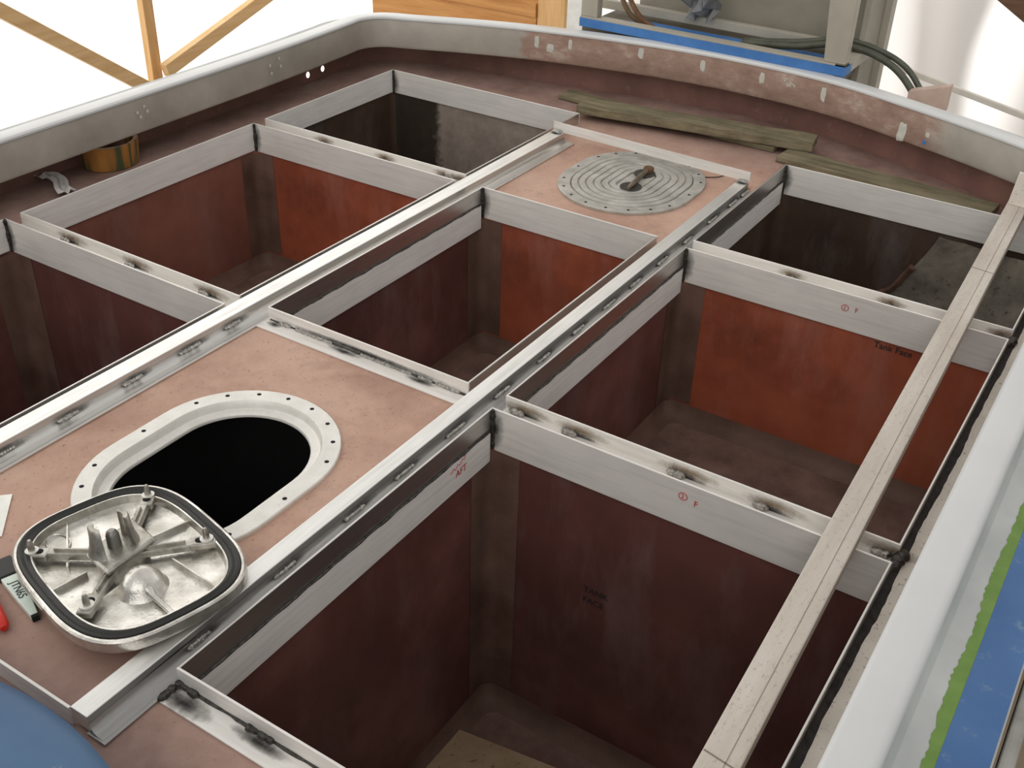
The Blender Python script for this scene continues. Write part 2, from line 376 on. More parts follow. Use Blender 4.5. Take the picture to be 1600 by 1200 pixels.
# bulwark faces: grey or bare laminate panel above, set-back red laminate below
for nm, a, e, lab in (('wall_left', 0, iL+1, 'grey painted bulwark along the left side'), ('wall_far', iL, iR+1, 'bare and grey bulwark across the far end'), ('wall_right', iR, len(PATH), 'bulwark along the right side')):
    w = struct(nm, sweep(PATH, [(0.004, .192), (.004, .085), (.012, .074), (.05, .070)], a, e), PANEL, lab, smooth=True)
    if nm == 'wall_far': WALL_FAR = w
    if nm == 'wall_left': WALL_LEFT = w
def recess():
    # the recess wall; two drilled holes on the left side let daylight through
    m = MB(); zt, zb = .075, ZD
    holes = [(1.535, -.010), (1.625, -.006)]
    L = [p for p in REC]
    jl = next(i for i, p in enumerate(L) if p.x > 1.2)
    rings = [[Vector((p.x, p.y, zb)), Vector((p.x, p.y, zt))] for p in L]
    # straight stretch x 1.2 -> 1.75 replaced by a filled panel with holes
    jr = next(i for i, p in enumerate(L) if p.x >= 1.75)
    m.loft(rings[:jl+1], close=False); m.loft(rings[jr:], close=False)
    b = bmesh.new()
    def loop(pts):
        vs = [b.verts.new(p) for p in pts]
        for i in range(len(vs)): b.edges.new((vs[i], vs[(i+1) % len(vs)]))
    y = L[jr].y
    loop([(L[jl].x, y, zb), (L[jr].x, y, zb), (L[jr].x, y, zt), (L[jl].x, y, zt)])
    for hx, hz in holes: loop([(hx+.0105*math.cos(k*math.pi/7), y, hz+.0125*math.sin(k*math.pi/7)) for k in range(14)])
    bmesh.ops.triangle_fill(b, edges=b.edges[:], use_beauty=True); b.verts.index_update()
    m.add([v.co.copy() for v in b.verts], [[v.index for v in f.verts] for f in b.faces]); b.free()
    return m
struct('wall_recess', recess(), RECESS, 'dark red set-back laminate under the bulwark')
LEDGE = [(.070, .188), (.074, .172), (.080, .160), (.092, .155), (.194, .154), (.196, .11)]
capprof = [(.006, .186), (0, .190), (0, .196), (.004, .2005), (.010, .202), (.056, .202), (.062, .2005), (.068, .196), (.070, .188)]
struct('trim_1', sweep(PATH, capprof), WHITE, 'white gelcoat capping along the top of the bulwark', smooth=True)
struct('trim_3', sweep(PATH, LEDGE), GREYLEDGE, 'grey primed step and ledge outside the capping', smooth=True)
# outer side of the far and right topsides below the cap
struct('trim_2', sweep(PATH, [(.196, .112), (.205, -.2), (.21, -1.2)], iL+22, len(PATH)), WHITE, 'white outer topside below the capping', smooth=True)
# beige side deck between right frames and bulwark
st = thing('side_deck_strip', 'dirty beige strip between the right frames and the white capping', 'deck strip', (0, -1.65, ZD))
make('strip', MB().box(-1.15, 1.15, -1.700, -1.630, ZD, -.030), BEIGE, st)
rings = []
for k in range(160):
    x = -1.12 + k*.0183; j = random.uniform(-.0012, .0012) + .0014*math.sin(k*.21) + .001*math.sin(k*.57)
    rings.append([Vector((x, -1.6226, ZD)), Vector((x, -1.6226, -.020)), Vector((x, -1.629+j*.5, -.024)), Vector((x, -1.637+j, -.0295)), Vector((x, -1.638+j, ZD))])
m = MB().loft(rings, True, True, True)  # black strip carries the shade and soot of the gap as colour
make('gap_strip', m, GAP_DARK, st, label='black strip standing for the dark sooty gap along the frame')

# ------------------------------------------------------------------ storage wells under the openings
def rrect(x0, x1, y0, y1, r, z, n=5):
    pts = []
    for cx, cy, a0 in ((x1-r, y0+r, -90), (x1-r, y1-r, 0), (x0+r, y1-r, 90), (x0+r, y0+r, 180)):
        for k in range(n+1):
            a = math.radians(a0 + 90*k/n); pts.append(Vector((cx+math.cos(a)*r, cy+math.sin(a)*r, z)))
    return pts
def well(key, zf, wm, fm, label, farm=None, leftm=None, tape=True, split=None):
    x0, x1, y0, y1 = BAY[key]; g = .0045; x0 -= g; x1 += g; y0 -= g; y1 += g; r = .035; zt = ZD-.001
    t = thing('storage_well', label, 'well', ((x0+x1)/2, (y0+y1)/2, zf))
    prof = [(0, zt), (0, zf+.05), (.006, zf+.025), (.02, zf+.008), (.04, zf)]
    rings = [rrect(x0+i, x1-i, y0+i, y1-i, max(r, .01), z) for i, z in prof]
    n = len(rings[0])
    def side(j):   # which wall a column of faces belongs to
        p = (rings[0][j] + rings[0][(j+1) % n])/2
        dd = {'far': x1-p.x, 'near': p.x-x0, 'left': y1-p.y, 'right': p.y-y0}
        return min(dd, key=dd.get)
    for sname in ('far', 'near', 'left', 'right'):
        mb = MB()
        for j in range(n):
            if side(j) != sname: continue
            k = (j+1) % n
            for i in range(1): mb.add([rings[i][j], rings[i][k], rings[i+1][k], rings[i+1][j]], [[0,1,2,3]])
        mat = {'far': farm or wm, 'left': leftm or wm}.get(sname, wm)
        make('side_wall', mb, mat, t, smooth=True, fix=False)
    make('cove', MB().loft(rings[1:]), TAPEG, t, smooth=True, fix=False, label='greyish coved edge of the floor')
    make('bottom', MB().add(rings[-1], [list(range(n))]), fm, t, fix=False)
    if tape:
        for (cx, cy, sx, sy) in ((x1, y1, -1, -1),):
            e = .0012; w = .045; pts = []
            ctr = Vector((cx+sx*r, cy+sy*r, 0)); rr = r-e
            pts.append(Vector((cx+sx*e, cy+sy*(r+w), 0)))
            for k in range(6):
                a = math.pi/2*k/5; pts.append(ctr + Vector((-sx*math.cos(a)*rr, -sy*math.sin(a)*rr, 0)))
            pts.append(Vector((cx+sx*(r+w), cy+sy*e, 0)))
            mb = MB().loft([[p + Vector((0,0,-.11)) for p in pts], [p + Vector((0,0,zf+.055)) for p in pts]], close=False)
            make('corner_tape', mb, TAPEG, t, smooth=True, fix=False, label='greyish glass tape up the corner')
    return t
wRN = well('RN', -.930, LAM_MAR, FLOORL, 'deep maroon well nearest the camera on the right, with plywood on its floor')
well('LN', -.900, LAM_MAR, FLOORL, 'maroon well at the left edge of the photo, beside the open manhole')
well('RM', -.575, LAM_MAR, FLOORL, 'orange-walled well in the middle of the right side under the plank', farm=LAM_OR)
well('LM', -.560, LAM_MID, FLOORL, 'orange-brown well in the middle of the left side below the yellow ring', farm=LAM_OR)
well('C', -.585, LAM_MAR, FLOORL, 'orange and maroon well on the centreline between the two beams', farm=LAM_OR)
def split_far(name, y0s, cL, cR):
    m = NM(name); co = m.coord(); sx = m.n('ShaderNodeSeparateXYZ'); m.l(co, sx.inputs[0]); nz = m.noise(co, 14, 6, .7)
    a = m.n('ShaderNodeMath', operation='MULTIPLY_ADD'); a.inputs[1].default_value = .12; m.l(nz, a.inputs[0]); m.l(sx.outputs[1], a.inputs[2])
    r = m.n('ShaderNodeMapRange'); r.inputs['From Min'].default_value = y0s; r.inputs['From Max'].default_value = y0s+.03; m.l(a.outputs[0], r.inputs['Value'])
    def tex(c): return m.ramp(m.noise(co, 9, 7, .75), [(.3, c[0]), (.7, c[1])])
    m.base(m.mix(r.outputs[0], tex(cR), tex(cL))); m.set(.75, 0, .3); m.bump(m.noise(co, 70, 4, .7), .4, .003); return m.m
FARL = split_far('dark and grey far wall', .26, (lin((40,34,28)), lin((58,48,40))), (lin((112,100,92)), lin((150,138,128))))
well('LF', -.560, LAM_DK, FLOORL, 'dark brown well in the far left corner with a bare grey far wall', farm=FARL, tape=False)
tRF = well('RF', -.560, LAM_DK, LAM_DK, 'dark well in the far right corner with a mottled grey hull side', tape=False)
# raw hull side curving through the far right well, with a red laminated edge
edge = [(-1.02, -.50), (-1.10, -.39), (-1.165, -.335), (-1.205, -.26), (-1.245, -.18), (-1.27, -.116)]
rows = []
for i, (ey, ez) in enumerate(catmull([(0, a_, b_) for a_, b_ in edge], 4)[:] and [(p.y, p.z) for p in catmull([(0, a_, b_) for a_, b_ in edge], 4)]):
    row = []
    for j in range(14):
        f = j/13; row.append(Vector((1.752 - .02*f - .34*f**2*max(0, -.10-ez)/.40 + .004*math.sin(i*2.3+j*1.9), ey + (-1.621-ey)*f, ez)))
    rows.append(row)
make('hull_side', MB().loft(rows, close=False), LAM_GY, tRF, smooth=True, label='mottled grey raw hull side')
make('laminated_edge', MB().tube([r[0] + Vector((-.004, .004, 0)) for r in rows[:14]], .012, 6), speckle('dull red laminate edge', lin((74,54,44)), lin((104,74,60)), 20, .8), tRF, smooth=True, label='reddish laminated edge')
# locker under the open manhole, its darkness put in as black lining
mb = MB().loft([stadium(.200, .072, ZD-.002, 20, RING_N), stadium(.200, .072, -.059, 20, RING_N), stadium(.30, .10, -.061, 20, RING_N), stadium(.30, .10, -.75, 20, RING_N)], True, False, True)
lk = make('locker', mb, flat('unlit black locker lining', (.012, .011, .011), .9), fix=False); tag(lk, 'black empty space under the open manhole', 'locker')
# plywood offcut on the well floor
po = make('plywood_offcut', MB().add([(-.202,-.741,-.927),(-.62,-.735,-.927),(-.62,-1.30,-.927),(-.10,-1.30,-.927),(-.15,-1.10,-.927)] + [(-.202,-.741,-.915),(-.62,-.735,-.915),(-.62,-1.30,-.915),(-.10,-1.30,-.915),(-.15,-1.10,-.915)],
    [[4,3,2,1,0],[5,6,7,8,9],[0,1,6,5],[1,2,7,6],[2,3,8,7],[3,4,9,8],[4,0,5,9]]), PLY, org=(-.35,-.95,-.927))
tag(po, 'weathered plywood offcut lying on the floor of the deepest well', 'plywood')

# ------------------------------------------------------------------ aluminium beams
T = .005
def beam(label, ya, yb, x0, x1, fl, sm):
    t = thing('deck_beam', label, 'beam', (x0, (ya+yb)/2, ZD))
    make('box_section', MB().box(x0, x1, min(ya, yb), max(ya, yb), -.034, 0), ALU_TOP, t, bevel=.0018)
    m = MB(); lo = min(ya, yb)
    make('side_flange', m.box(x0-.004, x1+.012, lo-fl, lo+.004, ZD+.0005, -.0345), sm, t, bevel=.001)
    # concave fillet from beam side down to the flange
    rings = []
    for xx in (x0, x1):
        rings.append([Vector((xx, lo-.0005, -.016)), Vector((xx, lo-.003, -.024)), Vector((xx, lo-.008, -.030)), Vector((xx, lo-.016, -.0335)), Vector((xx, lo-.03, -.0343))])
    make('fillet', MB().loft(rings, close=False), sm, t, smooth=True)
    sd_ = MB().quad((x0, lo-.0003, -.016), (x1, lo-.0003, -.016), (x1, lo-.0003, -.0015), (x0, lo-.0003, -.0015))
    make('side_web', sd_, sm, t, fix=False, label='side of the beam, dark reflection put into its colour')
    return t
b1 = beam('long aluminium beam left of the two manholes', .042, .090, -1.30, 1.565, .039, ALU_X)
b2 = beam('long aluminium beam right of the two manholes, under the loose cover', -.683, -.644, -1.130, 1.525, .0375, ALU_DARKSIDE)
for bm_, y, xs in ((b1, .036, [-.98,-.80,-.62,-.44,-.27,-.12]), (b2, -.690, [-.93,-.72,-.52,-.36,-.18,.01,.2,.37,.53,.68,.85,1.02,1.2,1.36,1.46])):
    for x in xs:
        L_ = random.uniform(.045, .07)
        make('weld_bead', bead(MB(), (x, y, -.020), (x+L_, y, -.020), .0050, 10), WELD, bm_, smooth=True)
        q = .012; decal([(x-.03, y-.001, -.0322), (x+L_+.05, y-.001, -.0322), (x+L_+.05, y+.0035, -.008), (x-.03, y+.0035, -.008)], SCORCH, bm_, 'scorch_mark')
# upright bar standing across the far beam ends
ub = thing('upright_flat_bar', 'bright upright flat bar across the far ends of both beams', 'bar', (1.56, -.3, 0))
make('bar', MB().add([(1.5645,.087,0),(1.5325,-.682,0),(1.5375,-.682,0),(1.5695,.087,0),(1.5645,.087,.033),(1.5325,-.682,.033),(1.5375,-.682,.033),(1.5695,.087,.033)], [[0,3,2,1],[4,5,6,7],[0,1,5,4],[1,2,6,5],[2,3,7,6],[3,0,4,7]]), ALU_Y, ub)
for p in ((1.552, .066), (1.520, -.664)): make('weld_bead', bead(MB(), (p[0], p[1]-.012, .003), (p[0]+.004, p[1]+.014, .003), .008, 5), WELD, ub, smooth=True)
for p in ((1.552, .066), (1.520, -.664)): decal([(p[0]-.03, p[1]-.03, .0006), (p[0]+.012, p[1]-.03, .0006), (p[0]+.012, p[1]+.03, .0006), (p[0]-.03, p[1]+.03, .0006)], SCORCH, ub, 'scorch_mark')

# ------------------------------------------------------------------ aluminium coaming frames round the openings
def frame(key, label, zs, deepside=True, near_channel=None, near_flange=None):
    x0, x1, yr, yl = BAY[key]; h = T/2
    t = thing('hatch_frame', label, 'frame', ((x0+x1)/2, (yr+yl)/2, 0))
    zf, zl, zn, zr = zs
    make('far_bar', MB().box(x1-h, x1+h, yr-h, yl+h, zf, 0), ALU_Y, t, bevel=.0012)
    make('near_bar', MB().box(x0-h, x0+h, yr-h, yl+h, zn, 0), ALU_Y, t, bevel=.0012)
    if deepside:
        make('left_bar', MB().box(x0+h, x1-h, yl-h, yl+h, -.053, 0), ALU_X, t, bevel=.0012)
        make('left_lower_bar', MB().box(x0+h, x1-h-.012, yl-h-.004, yl+h-.004, -.138, -.0555), ALU_DULL, t, bevel=.0012, label='pale lower strip of the left bar')
        rings = []
        for k in range(90):
            xx = x0 + .004 + (x1-x0-.012)*k/89; j = random.uniform(-.0010, .0010) + .0012*math.sin(k*.7)
            rings.append([Vector((xx, yl-h-.001, -.0522)), Vector((xx, yl-h-.0048, -.0534+j*.4)), Vector((xx, yl-h-.0048, -.0558+j*.8)), Vector((xx, yl-h-.001, -.0565))])
        m = MB().loft(rings, True, True, True)
        make('sealant_seam', m, WELD_DARK, t, label='dark seam between the two left bars')
    else:
        make('left_bar', MB().box(x0+h, x1-h, yl-h, yl+h, zl, 0), ALU_DULL, t, bevel=.0012)
    make('right_bar', MB().box(x0+h, x1-h, yr-h, yr+h, zr, 0), ALU_X, t, bevel=.0012)
    if near_channel: make('channel_floor', MB().box(near_channel+h, x0-h, yr-h, yl+h, -.0385, -.0355), ALU_Y, t)
    if near_flange:
        make('deck_flange', MB().box(x0-near_flange, x0-h, near_flange and (yr if key != 'C' else -.6435), (yl if key != 'C' else .004), ZD+.0005, -.035), ALU_Y, t, bevel=.001)
        rings = []; ye = yl if key != 'C' else -.002
        for k in range(70):
            yy = yr + .003 + (ye-yr-.006)*k/69; j = .0012*math.sin(k*.9) + random.uniform(-.0006, .0006)
            rings.append([Vector((x0-h, yy, -.0352)), Vector((x0-h, yy, -.0315+j*.5)), Vector((x0-h-.0045-j, yy, -.0345)), Vector((x0-h-.0045-j, yy, -.0352))])
        make('foot_seam', MB().loft(rings, True, True, True), WELD_DARK, t, label='dark seam along the foot of the bar')
    # black corner welds
    for cy, s in ((yl, -1),):
        m = MB()
        for k in range(10): m.ball((x1-h-.002, cy-h-.002, -.008-.0098*k), .0085*(1+random.uniform(-.25,.25)), (.8, .8, 1.1), 7, 4)
        make('corner_weld', m, WELD_DARK, t, smooth=True, label='black vertical weld in the far left corner')
        decal([(x1-h-.0006, cy+.034, -.120), (x1-h-.0006, cy-.040, -.120), (x1-h-.0006, cy-.040, .015), (x1-h-.0006, cy+.034, .015)], SCORCH, t, 'scorch_mark')
    return t
fLN = frame('LN', 'aluminium coaming frame round the maroon well at the left edge', (-.105, -.1, -.105, -.05), False)
fLM = frame('LM', 'aluminium coaming frame round the middle left well, below the yellow ring', (-.105, -.100, -.105, -.05), False, near_channel=-.054)
fLF = frame('LF', 'aluminium coaming frame round the dark far left well', (-.095, -.092, -.105, -.05), False, near_channel=.971)
fC = frame('C', 'aluminium coaming frame round the centre well between the beams', (-.105, -.1, -.105, -.05), True, near_flange=.046)
fRN = frame('RN', 'aluminium coaming frame round the deepest well nearest the camera', (-.112, -.1, -.105, -.05), True, near_flange=.047)
fRM = frame('RM', 'aluminium coaming frame round the middle right orange well', (-.108, -.1, -.105, -.05), True, near_channel=-.054)
fRF = frame('RF', 'aluminium coaming frame round the dark far right well', (-.105, -.1, -.105, -.05), True, near_channel=.958)
# weld spots in the channels, with soot trailing along the far lip
def chan_weld(t, xl, xr, ys, soot=.10, lit=True):
    for y in ys:
        make('weld_spot', bead(MB(), (xr-.007, y, -.030), (xr-.007, y-.028, -.030), .0085, 4), WELD, t, smooth=True)
        xs = xr-.0034
        decal([(xs, y+.024, -.040), (xs, y-soot, -.040), (xs, y-soot*.95, -.026), (xs, y+.016, -.012)], SCORCH, t, 'scorch_mark')
        decal([(xs+.0004, y+.05, -.036), (xs+.0004, y-soot*1.3, -.036), (xs+.0004, y-soot*1.2, -.002), (xs+.0004, y+.04, -.002)], HEAT, t, 'heat_tint')
chan_weld(fLM, -.054, 0, (.80, .53, .245)); chan_weld(fLF, .971, 1.032, (.72, .45, .20, .14), .06)
chan_weld(fRM, -.054, .007, (-.74, -.88, -1.14, -1.33, -1.575)); chan_weld(fRF, .958, 1.017, (-1.02, -1.30, -1.59), .05)
# long weld along the foot of the centre frame and the near right frame
for a, b_ in ((-.04, -.075), (-.095, -.21), (-.305, -.46), (-.48, -.52), (-.53, -.60)):
    make('weld_bead', bead(MB(), (-.005, a, -.0325), (-.005, b_, -.0325), .0055, max(4, int(abs(a-b_)/.007))), WELD, fC, smooth=True, label='bright stitched weld along the flange')
for a, b_ in ((0, -.06), (-.20, -.32), (-.44, -.55)): decal([(-.030, a, -.0345), (-.030, b_, -.0345), (-.003, b_, -.0345), (-.003, a, -.0345)], SCORCH, fC, 'scorch_mark')
for a, b_ in ((0, -.62),): decal([(-.0032, a, -.036), (-.0032, b_, -.036), (-.0032, b_, -.016), (-.0032, a, -.016)], SCORCH, fC, 'scorch_mark')
for pa, pb, r_, n_ in (((-.986, -.724, -.031), (-.986, -.765, -.032), .0065, 6), ((-.986, -.88, -.032), (-.986, -.93, -.032), .006, 8), ((-1.025, -.7225, -.034), (-.99, -.7225, -.033), .006, 6)):
    make('weld_bead', bead(MB(), pa, pb, r_, n_, .35), WELD_DARK, fRN, smooth=True, label='sooty weld at the flange')
for a, b_, q in ((-.69, -.83, .05), (-.84, -.99, .03)): decal([(-.983-q, a, -.0345), (-.983-q, b_, -.0345), (-.9828, b_, -.0345), (-.9828, a, -.0345)], SCORCH, fRN, 'scorch_mark')
decal([(-1.05, -.6835, -.033), (-.86, -.6835, -.033), (-.86, -.6832, -.002), (-1.05, -.6832, -.002)], SCORCH, b2, 'scorch_mark')
for (t, x, y) in ((fRM, -.02, -1.618), (fRF, .985, -1.618)):
    make('corner_weld', bead(MB(), (x-.025, y-.004, -.020), (x+.03, y-.012, -.024), .010, 8, .45), WELD_DARK, t, smooth=True, label='sooty weld lump at the right corner')
# handwriting on the bars and walls
def circ(c, r, ux, uy, n=18): return [Vector(c) + Vector(ux)*(r*math.cos(2*math.pi*k/n)) + Vector(uy)*(r*.95*math.sin(2*math.pi*k/n)) for k in range(n+1)]
UY = (0,-1,0); UZ = (0,0,1)
for (fr, x, yc, zc, yf, zf_) in ((fRN, -.0573, -1.197, -.034, -1.222, -.044), (fRM, .9547, -1.205, -.042, -1.232, -.044)):
    stroke('circle_mark', circ((x, yc, zc), .0095, UY, UZ), .0009, REDINK, fr)
    text('digit_mark', '2', .014, (x, yc+.0045, zc-.005), UY, UZ, REDINK, fr)
    text('letter_mark', 'F', .020, (x, yf, zf_-.004), UY, UZ, REDINK, fr)
yq = BAY['RN'][3]-.0070
text('letter_mark', 'AFT', .026, (-.205, yq, -.100), (1,0,0), UZ, REDINK, fRN, .9)
stroke('scribble_mark', [(-.225, yq, -.078), (-.212, yq, -.070), (-.206, yq, -.078), (-.197, yq, -.066), (-.19, yq, -.074), (-.18, yq, -.062), (-.174, yq, -.068), (-.168, yq, -.058)], .0009, REDINK, fRN)
xw = BAY['RM'][1] + .0030
text('pen_writing', 'Tank Face', .027, (xw, -1.300, -.135), UY, UZ, INK, [o for o in bpy.data.objects if o.name.startswith('storage_well') and o['label'].startswith('orange-walled')][0], .95)
xw = BAY['RN'][1] + .0030
text('pen_writing', 'TANK', .024, (xw, -.985, -.415), UY, UZ, INK, wRN); text('pen_writing', 'FACE', .024, (xw, -.985, -.447), UY, UZ, INK, wRN)

# ------------------------------------------------------------------ near manhole ring, far closed manhole
def ring(label, c, hs, r, mat):
    t = thing('manhole_ring', label, 'manhole ring', (c[0], c[1], ZD))
    P = [(r, ZD+.0004), (r, -.032), (r-.002, -.030), (r-.040, -.030), (r-.042, -.032), (r-.046, -.050), (r-.049, -.052), (r-.066, -.052), (r-.0675, -.054), (r-.0675, -.060)]
    make('ring', MB().loft([stadium(q, hs, z, 28, c) for q, z in P]), mat, t, smooth=True)
    for k in range(18):
        a = 2*math.pi*(k+.5)/18; ca, sa = math.cos(a), math.sin(a)
        x = c[0] + math.copysign(hs, ca)*min(1, abs(ca)*3) + ca*(r-.018); y = c[1] + sa*(r-.018)
        make('bolt_hole', MB().loft([[Vector((x+math.cos(q*math.pi/6)*rr, y+math.sin(q*math.pi/6)*rr, z)) for q in range(12)] for rr, z in ((.0052, -.0299), (.0044, -.0295))], True, False, True), BLACK, t)
    return t
ring('oval aluminium ring of the open manhole in the foreground', RING_N, .072, .223, RINGM)
fr_ = ring('oval aluminium ring of the closed manhole at the far end', RING_F, .048, .226, RINGF)
lid = thing('manhole_cover', 'closed oval cover with concentric grooves set in the far manhole', 'manhole cover', (RING_F[0], RING_F[1], -.052))
P = []; r0 = .181
for k in range(6):
    q = r0 - k*.0255; P += [(q, -.0345), (q-.0015, -.029), (q-.0200, -.0285), (q-.0225, -.0345), (q-.0245, -.0345)]
P += [(.028, -.033), (.02, -.030)]
make('cover_plate', MB().loft([stadium(.181, .048, -.0515, 28, RING_F)] + [stadium(q, .048, z, 28, RING_F) for q, z in P], True, False, True), RINGF, lid, smooth=True)
HANDM = speckle('dull brown bronze handle', lin((96,84,72)), lin((140,124,108)), 30, .4, .5)
for (px, py, nm) in ((1.325, -.355, 'a'), (1.455, -.340, 'b')):
    make('finger_recess', MB().loft([[Vector((px+math.cos(k*math.pi/10)*rr*1.1, py+math.sin(k*math.pi/10)*rr, z)) for k in range(20)] for rr, z in ((.036, -.0262), (.033, -.0266), (.026, -.0284))], True, False, True), flat('shadowed pit '+nm, (.055, .05, .042), .8), lid, smooth=True)
make('handle', MB().tube([(1.292, -.362, -.020), (1.33, -.358, -.019), (1.40, -.349, -.019), (1.475, -.343, -.019)], [.005, .0085, .0085, .007], 8), HANDM, lid, smooth=True)
make('handle_knob', MB().loft([[Vector((1.478+math.cos(k*math.pi/8)*rr, -.343+math.sin(k*math.pi/8)*rr, z)) for k in range(16)] for rr, z in ((.017, -.027), (.018, -.014), (.014, -.010))], True, False, True), RUST, lid, smooth=True)
# ------------------------------------------------------------------ loose manhole cover, upside down on the right beam
ax = Vector((-.26, -.966, .085)).normalized(); sv = Vector((.966, -.26, 0)); sv = (sv - ax*sv.dot(ax)).normalized(); nz_ = ax.cross(sv)
if nz_.z < 0: nz_ = -nz_
Rm = Matrix((ax, ax.cross(sv) if False else nz_.cross(ax), nz_)).transposed()
SG = 1 if (nz_.cross(ax)).dot(sv) > 0 else -1        # sign of the short axis in local coordinates
cv = thing('manhole_cover', 'loose cast aluminium cover lying underside up on the deck, arms showing', 'manhole cover', (-.853, -.462, -.0135), Rm.to_quaternion())
def lc(u, v, z): return Vector((u, v*SG, z))
A, B = .228, .169
P = [(A-.012, B-.012, .0), (A-.002, B-.002, .004), (A, B, .010), (A, B, .026), (A-.003, B-.003, .029), (A-.007, B-.007, .029), (A-.008, B-.008, .024)]
make('rim', MB().loft([superell(a, b, z) for a, b, z in P], True, True), CAST, cv, smooth=True)
P = [(A-.008, B-.008, .024), (A-.0085, B-.0085, .031), (A-.013, B-.013, .0335), (A-.018, B-.018, .0295), (A-.022, B-.022, .032), (A-.027, B-.027, .029), (A-.028, B-.028, .022)]
make('gasket', MB().loft([superell(a, b, z) for a, b, z in P]), RUBBER, cv, smooth=True, label='black rubber gasket')
P = [(A-.0275, B-.0275, .024), (A-.028, B-.028, .028), (A-.031, B-.031, .028), (A-.034, B-.034, .012), (A-.045, B-.045, .009), (.13, .09, .008), (.06, .04, .009)]
make('pan', MB().loft([superell(a, b, z) for a, b, z in P], True, False, True), CAST, cv, smooth=True)
ctr = (-.020, -.006)
studs = [(-.152, .114), (.057, .128), (.082, -.112), (-.136, -.122)]
for (u, v) in studs:
    arm = None
    p0 = lc(ctr[0]*.6+u*.05, ctr[1]*.6+v*.05, .030); p1 = lc(u*1.08, v*1.04, .026); dirv = (p1-p0).normalized()
    m = MB().obox(p0, p1, .018, .004); m.obox(p0 + Vector((0,0,0)), p0.lerp(p1, .7), .004, .016); sdv = dirv.cross(Vector((0,0,1)))
    m.obox(p0 + sdv*.008 - Vector((0,0,.006)), p1 + sdv*.008 - Vector((0,0,.006)), .003, .012); m.obox(p0 - sdv*.008 - Vector((0,0,.006)), p1 - sdv*.008 - Vector((0,0,.006)), .003, .012)
    arm = make('arm', m, ARMM, cv, bevel=.0012)
    q0 = lc(u, v, .026)
    make('end_lug', MB().obox(q0 - dirv*.032 - Vector((0,0,.004)), q0 + dirv*.018 - Vector((0,0,.004)), .027, .014), ARMM, arm, bevel=.003)
    make('slot', MB().ball(q0 - dirv*.014 + Vector((0,0,.003)), .007, (1.3, 1.1, .3), 10, 4), BLACK, arm, smooth=True)
    make('washer', MB().loft([[q0 + Vector((math.cos(k*math.pi/9)*rr, math.sin(k*math.pi/9)*rr, z)) for k in range(18)] for rr, z in ((.0125, .003), (.0125, .006), (.004, .0065))], True, False, True), RINGM, arm, smooth=True)
    make('stud', MB().tube([q0 + Vector((0,0,z)) for z in (.005, .012, .020, .024, .028)], [.0065, .0065, .0055, .0045, .003], 9), ARMM, arm, smooth=True)
# centre boss: diamond plate with a two-pronged fork
bp = [(-.036, -.060), (.042, -.054), (.008, .052), (-.082, .050)]
def bring(s, z): return [lc(ctr[0] + (u-ctr[0])*s, ctr[1] + (v-ctr[1])*s, z) for u, v in bp]
boss = make('boss', MB().loft([bring(.8, .009), bring(.78, .030), bring(1.0, .036), bring(1.02, .042), bring(.97, .046)], True, False, True), ARMM, cv, bevel=.003)
for (u0, v0) in ((-.020, -.033), (-.027, .010)):
    m = MB(); rings = []
    for z, s in ((.044, 1.25), (.060, 1.0), (.080, .85), (.098, .8), (.101, .7)):
        c0 = lc(u0, v0, z); pts = []
        for k in range(9):
            a = math.pi*(.1 + .8*k/8)*1.0; sgn = 1 if v0 < -.01 else -1
            pts.append(c0 + Vector((math.cos(a)*.028*s, -sgn*SG*math.sin(a)*.021*s, 0)))
        for k in range(8, -1, -1):
            a = math.pi*(.1 + .8*k/8); sgn = 1 if v0 < -.01 else -1
            pts.append(c0 + Vector((math.cos(a)*.017*s, -sgn*SG*math.sin(a)*.009*s, 0)))
        rings.append(pts)
    make('fork_prong', m.loft(rings, True, False, True), ARMM, boss, smooth=True)
make('spindle', MB().tube([lc(-.022, -.011, z) for z in (.044, .070, .076, .080)], [.013, .012, .010, .006], 12), flat('dull steel spindle', (.28,.27,.25), .45, .8), boss, smooth=True)
rings = []
for i in range(8):
    th = math.pi/2*i/7; rr = .040*math.cos(th) + (.006 if i == 0 else 0)
    rings.append([lc(.078, -.012, .008) + Vector((math.cos(k*math.pi/12)*max(rr, .001), math.sin(k*math.pi/12)*max(rr, .001), (.042*math.sin(th)))) for k in range(24)])
make('dome', MB().loft(rings, True, False, True), CAST, cv, smooth=True, label='domed boss cast into the pan')
make('casting_runner', MB().tube([lc(.108, -.014, .022), lc(.125, -.013, .017), lc(.195, -.009, .015)], [.010, .0055, .005], 10), CAST, cv, smooth=True)
for (a_, b_) in (((-.036, .055), (-.034, .146)), ((-.022, -.070), (-.014, -.144)), ((-.105, .035), (-.136, .090)), ((.054, -.040), (.085, -.135)), ((-.06, -.09), (-.205, -.03)), ((.05, .06), (.19, .08))):
    make('rib', MB().obox(lc(*a_, .013), lc(*b_, .013), .004, .012), CAST, cv, bevel=.001)
make('cast_emblem', MB().tube([lc(-.155 + math.cos(k*math.pi/12)*.030, -.070 + math.sin(k*math.pi/12)*.020, .0105) for k in range(25)], .0022, 6), CAST, cv, smooth=True, label='raised oval casting mark')

